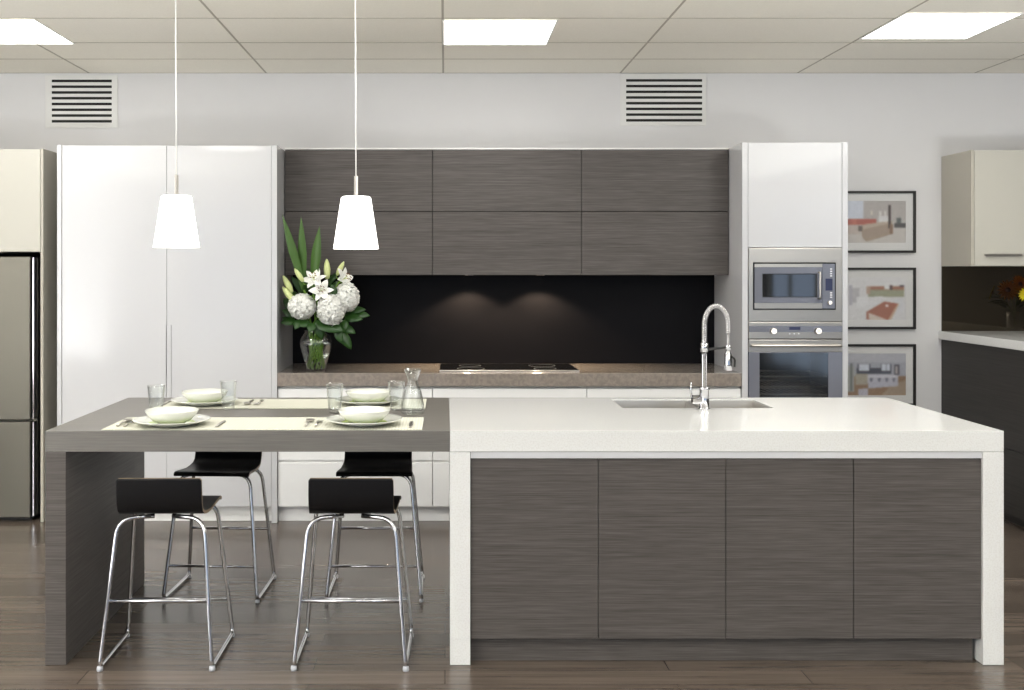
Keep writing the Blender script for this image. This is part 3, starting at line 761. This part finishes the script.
# ------------------------------------------------------------------ pendants
DP = 4.62
for px, yt, ybm, w0, w1, lab in ((176.5, 196.3, 247.5, 30, 45.5, 'white cone pendant lamp on the left, in front of the pantry doors'), (356, 197.3, 249, 30, 45.5, 'white cone pendant lamp on the right, in front of the dark wall cabinets')):
    k = DP/F; x = X(px, DP); zt, zb = Z(yt, DP), Z(ybm, DP); r0, r1 = w0/2*k, w1/2*k
    t = thing('pendant_lamp', lab, 'pendant lamp', (x, DP, CEIL), 0, 'white cone pendant lamps')
    MB().lathe([(0,zt+.004),(r0*.9,zt+.003),(r0,zt-.003),(r1,zb),(r1-.003,zb),(r0-.003,zt-.004),(0,zt)], (x, DP, 0), 48).build('shade', SHADE, t)
    MB().lathe([(0,zt-.09),(.022,zt-.08),(.03,zt-.06),(.02,zt-.03),(.012,zt-.001),(0,zt-.001)], (x, DP, 0), 20).build('bulb', SHADE, t)
    MB().cyl((x, DP, zt+.005), (x, DP, zt+.092), .0085, 16).build('stem', TUBEG, t)
    MB().tube([(x, DP, zt+.092), (x-.002, DP, (zt+CEIL)/2), (x-.004, DP, CEIL-.03)], .003, 8).build('cord', CORD, t)
    MB().lathe([(0,-.04),(.03,-.035),(.045,-.005),(.045,-.001),(0,-.001)], (x-.004, DP, CEIL), 24).build('ceiling_rose', CORD, t)

# ------------------------------------------------------------------ table setting
TZ = .9
def runner(y0, y1, x0, x1, label):
    m_ = MB(); nx, ny = 60, 6
    o = m_.box(x0, x1, y0, y1, TZ+.0008, TZ+.0036).build('table_runner', RUNNER, bevel=.001)
    tag(o, label, 'table runner', 'ivory table runners')
runner(4.112, 4.455, -1.325, -.088, 'ivory woven table runner along the near edge of the dark table')
runner(4.75, 5.09, -1.30, -.088, 'ivory woven table runner along the back edge of the dark table')
RZ = TZ+.004
def lathe_thing(name, prof, mat, c, label, cat, group, seg=40, z=RZ, smooth=True):
    o = MB().lathe(prof, (c[0], c[1], z), seg, smooth=smooth).build(name, mat); return tag(o, label, cat, group)
plate = [(0,.001),(.085,.001),(.09,.004),(.15,.021),(.1515,.0235),(.149,.0245),(.092,.0085),(.085,.006),(0,.006)]
bowlp = [(0,.0),(.052,.0),(.056,.004),(.074,.011),(.094,.03),(.1045,.050),(.1025,.0525),(.090,.033),(.070,.015),(.05,.009),(0,.008)]
seats = [(-1.084, 4.24, 'front left'), (-.322, 4.255, 'front right'), (-1.10, 4.89, 'back left'), (-.352, 4.90, 'back right')]
where = ['at the near left place of the table', 'at the near right place of the table', 'at the far left place of the table', 'at the far right place, behind the near right bowl']
for (x, y, w), lab in zip(seats, where):
    t = thing('dinner_plate', 'pale lime rimmed dinner plate '+lab, 'plate', (x, y, RZ), 0, 'dinner plates on the runners')
    pm = MB().lathe(plate, (x, y, RZ), 56)
    for f in pm.bm.faces:
        c = f.calc_center_median(); rr = math.hypot(c.x-x, c.y-y)
        if rr < .112 and c.z > RZ+.0045: f.material_index = 1
    pm.build('dish', [PORC, LIME], t)
    t = thing('soup_bowl', 'white soup bowl on the plate '+lab, 'bowl', (x, y, RZ+.0075), 0, 'soup bowls on the plates')
    bmb = MB().lathe(bowlp, (x, y, RZ+.0075), 56)
    bmb.build('shell', PORC, t)
tum = [(0,.0),(.0235,.0),(.026,.003),(.0305,.055),(.0365,.12),(.0378,.124),(.0365,.125),(.0345,.12),(.0285,.055),(.0235,.014),(0,.012)]
def tumbler(x, y, label):
    m_ = MB().lathe(tum, (x, y, RZ), 40, smooth=True)
    for v in m_.bm.verts:                       # pressed facets round the lower body
        dx, dy, h = v.co.x-x, v.co.y-y, v.co.z-RZ
        if .004 < h < .1:
            k = 1+.035*math.cos(10*math.atan2(dy, dx)); v.co.x, v.co.y = x+dx*k, y+dy*k
    o = m_.build('drinking_glass', CLEAR); tag(o, label, 'glass', 'clear tumblers on the table')
tumbler(-1.225, 4.53, 'clear tumbler behind the near left bowl')
tumbler(-.955, 4.71, 'clear tumbler beside the far left bowl')
tumbler(-.475, 4.60, 'clear tumbler to the left of the near right bowl')
tumbler(-.213, 4.69, 'clear tumbler behind the carafe')
car = [(0,0),(.047,0),(.051,.006),(.049,.04),(.037,.095),(.024,.128),(.021,.143),(.024,.155),(.036,.186),(.038,.190),(.036,.191),(.0215,.156),(.0185,.143),(.0215,.129),(.0345,.095),(.0465,.04),(.046,.014),(0,.011)]
cm_ = MB().lathe(car, (-.139, 4.60, TZ+.001), 24)
tag(cm_.build('carafe', CLEAR), 'clear glass carafe with pinched neck beside the near right bowl', 'carafe')

def cutlery(kind, x, y, ang, label):
    loc = Vector((x, y, RZ)); t = thing(kind, label, 'cutlery', loc, ang, kind+'s on the runners')
    L_ = .16
    if kind == 'table_knife':
        MB().box(-.007,.007,-L_/2,-.005,.001,.006).build('handle', STEEL, t, local=True, bevel=.002)
        m_ = MB(); m_.strip((0,-.005,.003), (0,1,0), (0,0,1), .09, .019, fold=0, shape=lambda u: .85 if u < .75 else .85*(1-(u-.75)*3.2), th=.002); m_.build('blade', STEEL, t, local=True)
    else:
        MB().tube([(0,-L_/2,.004),(0,-.02,.007),(0,.03,.006)], .0035, 8, radii=[.0055,.004,.003]).build('handle', STEEL, t, local=True)
        if kind == 'table_spoon':
            MB().lathe([(0,.0012),(.012,.003),(.02,.010),(.0185,.0105),(.011,.005),(0,.003)], (0,.056,0), 20, sx=1, sy=1.5).build('spoon_bowl', STEEL, t, local=True)
        else:
            m_ = MB(); m_.box(-.012,.012,.03,.052,.004,.006)
            for k in range(4): m_.box(-.012+k*.007,-.009+k*.007,.0521,.085,.004,.006)
            m_.build('tines', STEEL, t, local=True)
cutlery('table_spoon', -1.282, 4.26, -.02, 'steel spoon at the left end of the near runner')
cutlery('table_fork', -1.252, 4.25, -.02, 'steel fork beside the spoon at the left end of the near runner')
cutlery('table_knife', -.893, 4.25, 0, 'steel knife to the right of the near left plate')
cutlery('table_spoon', -.545, 4.26, 0, 'steel spoon left of the near right plate')
cutlery('table_fork', -.505, 4.25, 0, 'steel fork between that spoon and the near right plate')
cutlery('table_knife', -.135, 4.23, 0, 'steel knife right of the near right plate, in front of the carafe')
cutlery('table_spoon', -.90, 4.92, math.pi, 'steel spoon beside the far left tumbler on the back runner')
cutlery('table_fork', -.855, 4.92, math.pi, 'steel fork on the back runner, right of the far spoon')
cutlery('table_knife', -1.285, 4.92, math.pi, 'steel knife at the left end of the back runner')

# ------------------------------------------------------------------ flowers in the vase
VXc, VYc = -.79, 6.545
t = thing('glass_vase', 'clear glass vase of water and stems on the taupe worktop', 'vase', (VXc, VYc, .9005))
def smooth_profile(P, n=5):
    out = []
    for i in range(len(P)-1):
        p0, p1, p2, p3 = [Vector(P[max(0, min(len(P)-1, k))]) for k in (i-1, i, i+1, i+2)]
        for k in range(n):
            t_ = k/n
            q = .5*((2*p1)+(p2-p0)*t_+(2*p0-5*p1+4*p2-p3)*t_*t_+(3*p1-p0-3*p2+p3)*t_**3)
            out.append((q.x, q.y))
    return out+[P[-1]]
vp = [(0,0),(.054,0)]+smooth_profile([(.058,.006),(.066,.04),(.082,.095),(.095,.145),(.098,.17),(.092,.198),(.076,.225),(.068,.24),(.070,.25)])
inner = [(r-.0035, z+(.008 if z < .01 else 0)) for r, z in vp[2:]]
wet = [(r-.0045, max(z, .0135)) for r, z in vp[2:] if z < .168]
MB().lathe(vp+[(.0655,.2505)]+inner[::-1]+[(0,.012)], (VXc, VYc, .9005), 40).build('glass_body', CLEAR, t)
MB().lathe([(0,.0135)]+wet+[(.092,.172),(0,.172)], (VXc, VYc, .9005), 40).build('water', WATER, t)
def vpt(u, v, dy=0):
    """crop coordinates of the bouquet -> world point, dy towards the camera is negative"""
    d = VYc+dy; p = at(270+u/5.752, 260+v/5.752, d); p.x = max(p.x, -.985); return p
def stem_to(parent, head, k, r=.0048, bendy=0):
    a = 2*math.pi*k/13.0*5
    foot = Vector((VXc+.046*math.cos(a), VYc+.046*math.sin(a), .918)); neck = Vector((VXc+.048*math.cos(a+1.9), VYc+.048*math.sin(a+1.9), 1.145))
    mid = neck.lerp(head, .5)+Vector((0,0,.02))
    MB().tube([foot, neck, mid, head], r, 7, fillet=.05).build('stem', STEMM, parent)
idx = [0]
def flower_thing(name, label, cat, group):
    idx[0] += 1
    return thing(name, label, cat, (VXc, VYc, .918), 0, group)
def pom(u, v, ru, rv, dy, label):
    t = flower_thing('hydrangea', label, 'flower', 'white pompom blooms in the vase')
    c = vpt(u, v, dy); k = (VYc+dy)/F/5.752; a_, b_ = ru*k, rv*k
    rnd = random.Random(int(u)); m_ = MB()
    m_.lathe([(0,-.7*b_),(.45*a_,-.5*b_),(.7*a_,-.1*b_),(.6*a_,.35*b_),(.35*a_,.6*b_),(0,.68*b_)], c, 16)
    for i in range(120):
        z = 1-2*(i+.5)/120; r_ = math.sqrt(1-z*z); ph = i*2.39996
        nrm = Vector((r_*math.cos(ph), r_*math.sin(ph), z)); k_ = .74+.14*rnd.random(); p = c+Vector((nrm.x*a_*k_, nrm.y*a_*k_, nrm.z*b_*k_))
        tn = nrm.orthogonal().normalized(); bn = nrm.cross(tn); a0 = rnd.random()*6.28
        for q in range(5):
            a = a0+q*math.pi*2/5
            dr = (tn*math.cos(a)+bn*math.sin(a)+nrm*(.75+.5*rnd.random())).normalized()
            m_.strip(p, dr, nrm, .027+.010*rnd.random(), .021, curve=.7, fold=.2, n=3, th=.0006)
    m_.build('flower_head', PETAL, t)
    stem_to(t, c-Vector((0,0,b_*.6)), idx[0]); return t
pom(185, 268, 80, 72, -.08, 'white pompom bloom on the left of the bouquet, below the pale buds')
pom(350, 288, 80, 92, -.10, 'white pompom bloom in the middle, lowest over the vase neck')
pom(440, 215, 72, 82, -.03, 'white pompom bloom on the right side of the bouquet')
def lily(u, v, dy, size, face, label, buds=()):
    t = flower_thing('lily', label, 'flower', 'white lilies in the vase')
    c = vpt(u, v, dy); f_ = Vector(face).normalized(); tn = f_.orthogonal().normalized(); bn = f_.cross(tn)
    m_ = MB()
    for q in range(6):
        a = q*math.pi/3+.3; o_ = tn*math.cos(a)+bn*math.sin(a)
        m_.strip(c-f_*.02, f_*1.0+o_*.75, f_-o_*1.0, size, size*(.52 if q % 2 else .40), curve=.75, fold=.2, n=7, th=.001)
    fl = m_.build('bloom', PETAL, t)
    m2 = MB(); m3 = MB()
    for q in range(6):
        a = q*math.pi/3; o_ = tn*math.cos(a)+bn*math.sin(a); e_ = c+f_*size*.55+o_*size*.2
        m2.tube([c, c+f_*size*.3+o_*size*.06, e_], .0012, 5)
        m3.tube([e_-bn*.006, e_+bn*.006], .0025, 6)
    m2.build('stamens', BUD, fl); m3.build('anthers', ANTHER, fl)
    stem_to(t, c-f_*.02, idx[0])
    for (u0, v0, u1, v1, dd_) in buds:
        p, q_ = vpt(u0, v0, dd_), vpt(u1, v1, dd_); l_ = (q_-p).length
        MB().lathe([(0,0),(.09*l_,.03*l_),(.15*l_,.25*l_),(.165*l_,.5*l_),(.12*l_,.78*l_),(.05*l_,.95*l_),(0,l_)], p, 10, axis=(q_-p).normalized()).build('bud', BUD, t)
        MB().tube([p.lerp(c, .9)-Vector((0,0,.03)), p-Vector((0,0,.015)), p], .0025, 6, fillet=.02).build('bud_stalk', STEMM, t)
lily(255, 120, -.07, .095, (-.1, -.75, .65), 'white lily at the top of the bouquet, in front of the blades', [(192, 125, 140, 48, -.10), (330, 112, 326, -8, -.03)])
lily(295, 180, -.11, .09, (.15, -.95, .3), 'white lily in the centre, just above the middle bloom', [(128, 188, 70, 88, -.06), (142, 243, 57, 153, -.08)])
lily(418, 112, -.04, .092, (.75, -.5, .35), 'white lily at the upper right of the bouquet, opening sideways', [(384, 88, 426, 8, -.01)])
for i, (x0, y0, x1, y1, xm, ym, w, lab) in enumerate((
        (304, 290, 281.9, 214.5, 293, 250, 8.5, 'tall green blade leaf leaning left against the pantry'),
        (304, 290, 301.3, 216.5, 303, 250, 8.5, 'tall upright green blade leaf in the middle of three'),
        (313, 290, 320.3, 226, 317, 250, 10.5, 'tall green blade leaf on the right of three, shorter and wider'))):
    t = flower_thing('blade_leaf', lab, 'leaf', 'tall green blades in the vase')
    d = VYc-.02-.03*(i == 0)
    p, q_ = at(x0, y0, d), at(x1, y1, d-.05)
    m_ = MB(); m_.strip(p, q_-p, (.25*(1-i), -1, .1), (q_-p).length, w*d/F, curve=-.05, fold=.2, n=12, shape=lambda t_: (.55+.9*t_ if t_ < .5 else 1.0*(1-((t_-.5)*2)**1.7)))
    m_.build('blade', SPEAR, t); stem_to(t, p, idx[0], .0045)
# leafy sprigs
sprigs = [('leafy green sprig spreading left, low in the bouquet', (150, 350, -.06), [(150,355,52,372,-.05,52),(160,330,60,302,-.04,42),(175,345,150,395,-.09,46),(140,300,55,250,-.01,40)]),
          ('leafy green sprig hanging over the vase neck', (260, 370, -.09), [(255,375,410,428,-.11,75),(250,365,232,410,-.11,55),(270,345,290,450,-.10,60),(230,360,178,385,-.1,50)]),
          ('leafy green sprig drooping right of the vase', (390, 390, -.05), [(385,395,450,512,-.05,62),(400,380,476,430,-.03,52),(380,385,400,470,-.08,50)]),
          ('leafy green sprig spreading right, below the right bloom', (430, 320, 0), [(430,320,560,338,.02,60),(430,335,520,355,-.02,55),(440,300,540,300,.03,46),(425,345,430,400,-.04,50)]),
          ('leafy green sprig behind the upper buds', (200, 190, .02), [(200,200,120,110,.02,46),(210,190,190,100,.03,46),(370,180,385,130,.0,44),(380,210,350,150,-.08,38),(280,180,250,90,.03,50),(330,150,390,80,.02,36),(150,330,60,300,-.02,60),(130,300,70,230,0,50),(190,300,120,230,.02,60),(220,260,160,170,.03,56),(260,240,300,150,.02,50),(370,290,400,200,.03,50),(130,370,50,340,-.03,44),(180,230,70,190,.02,48),(240,170,215,60,.04,46)])]
for lab, (u, v, dy), leaves in sprigs:
    t = flower_thing('leaf_sprig', lab, 'foliage', 'leafy sprigs in the vase')
    c = vpt(u, v, dy)
    for (u0, v0, u1, v1, dd_, w) in leaves:
        p, q_ = vpt(u0, v0, dd_), vpt(u1, v1, dd_-.03)
        m_ = MB(); m_.strip(p, (q_-p)+Vector((0,0,.25*(q_-p).length)), (0,-1,.6), (q_-p).length*1.08, w*VYc/F/5.752, curve=.45, fold=.14, n=8)
        m_.build('leaf', LEAF, t)
    stem_to(t, c, idx[0], .0045)

# second bunch on the right bench (mostly outside the frame, mirrored in the dark glass)
BX, BY, BZ = 3.97, 6.93, 1.1075
t = thing('flower_vase', 'glass vase of orange and yellow flowers on the right bench, at the photo edge', 'vase', (BX, BY, BZ))
MB().lathe([(0,0),(.045,0),(.048,.005),(.05,.12),(.047,.12),(.045,.01),(0,.008)], (BX, BY, BZ), 28).build('glass_body', CLEAR, t)
def daisy(x, y, z, face, size, mat, label):
    t = thing('gerbera', label, 'flower', (x, y, z-.02), 0, 'bright flowers on the right bench')
    c = Vector((x, y, z)); f_ = Vector(face).normalized(); tn = f_.orthogonal().normalized(); bn = f_.cross(tn); m_ = MB()
    for q in range(16):
        a = q*math.pi/8; o_ = tn*math.cos(a)+bn*math.sin(a)
        m_.strip(c, o_+f_*.35, f_, size, size*.3, curve=.5, fold=.1, n=5, th=.001)
    m_.build('petals', mat, t)
    MB().lathe([(0,-.008),(size*.25,-.004),(size*.24,.006),(0,.012)], c, 14, axis=f_).build('centre', ANTHER, t)
    MB().tube([c-f_*.01, c.lerp(Vector((BX, BY, BZ+.13)), .5)+Vector((0,.0,.02)), Vector((BX+(x-BX)*.1, BY+(y-BY)*.1, BZ+.12)), Vector((BX-(x-BX)*.08, BY, BZ+.02))], .003, 7, fillet=.04).build('stem', STEMM, t)
daisy(3.795, 6.97, 1.36, (-.75, -.5, .3), .055, YELLOW, 'yellow flower poking in at the right photo edge')
daisy(3.87, 7.03, 1.38, (-.15, 1, .2), .075, ORANGE, 'orange flower seen as a reflection in the dark right splashback')
daisy(3.97, 7.0, 1.42, (.2, .9, .3), .07, ORANGE, 'second orange flower, further right in the dark splashback reflection')
for i, (x, z) in enumerate(((3.84, 1.30), (4.02, 1.32))):
    t = thing('leaf_sprig', ['green leaf spray under the yellow flower on the right bench', 'green leaf spray at the right of the orange flowers'][i], 'foliage', (BX, BY, BZ+.1), 0, 'green leaves on the right bench')
    for k in range(4):
        a = k*1.5+i
        m_ = MB(); p = Vector((BX+(x-BX)*.4, BY, BZ+.14+.02*k)); m_.strip(p, (x-BX+.05*math.cos(a), .06*math.sin(a), z-p.z+.02*k), (0,-.3,1), .15, .04, curve=.5); m_.build('leaf', LEAF, t)

# ------------------------------------------------------------------ light
def area(name, loc, rot, sx, sy, power, color, portal=False):
    ld = bpy.data.lights.new(name, 'AREA'); ld.shape = 'RECTANGLE'; ld.size = sx; ld.size_y = sy; ld.energy = power; ld.color = color
    lo = bpy.data.objects.new(name, ld); col.objects.link(lo); lo.location = loc; lo.rotation_euler = rot
    if portal: ld.cycles.is_portal = True
    return lo
WARM = (1, .985, .95)
for yy, kk in ((4.4, 1.05), (1.32, .45)):
    for xx in (-2.3, .3, 2.68):
        area('troffer', (xx, yy, CEIL-.012), (0, 0, 0), .6, .6, TP*kk*math.pi*.36, WARM)
for xx in (-3.7, 3.7):
    for yy in (-1.0, 1.6):
        area('added_bounce_light', (xx, yy, .5), (R(187), R(xx*3), 0), 1.7, 1.7, UP, (.97, .99, 1))  # unseen lights added near the floor to brighten the ceiling
area('shopfront_portal', (0, YF-.02, 1.42), (R(90), 0, 0), 8.3, 2.3, 1, (1, 1, 1), portal=True)
area('reflection_window_portal', (XR+.02, (WY0+WY1)/2, 1.32), (0, R(90), 0), 2.3, 3.1, 1, (1, 1, 1), portal=True)
w = bpy.data.worlds.new('World'); bpy.context.scene.world = w; w.use_nodes = True
bg = w.node_tree.nodes['Background']; bg.inputs['Color'].default_value = (.62, .77, 1, 1); bg.inputs['Strength'].default_value = WS

# ------------------------------------------------------------------ camera
cd = bpy.data.cameras.new('camera'); cam = bpy.data.objects.new('camera', cd); col.objects.link(cam)
cam.location = (0, 0, EYE); cam.rotation_euler = (R(90), 0, 0)
cd.sensor_fit = 'HORIZONTAL'; cd.sensor_width = 36; cd.lens = 36*F/1024
cd.shift_x = (512-VX)/1024; cd.shift_y = -(345-VY)/1024
cd.clip_start = .05
sc = bpy.context.scene
sc.camera = cam
sc.view_settings.view_transform = 'Standard'; sc.view_settings.look = 'None'; sc.view_settings.exposure = .2; sc.view_settings.gamma = 1
sc.view_settings.use_curve_mapping = False
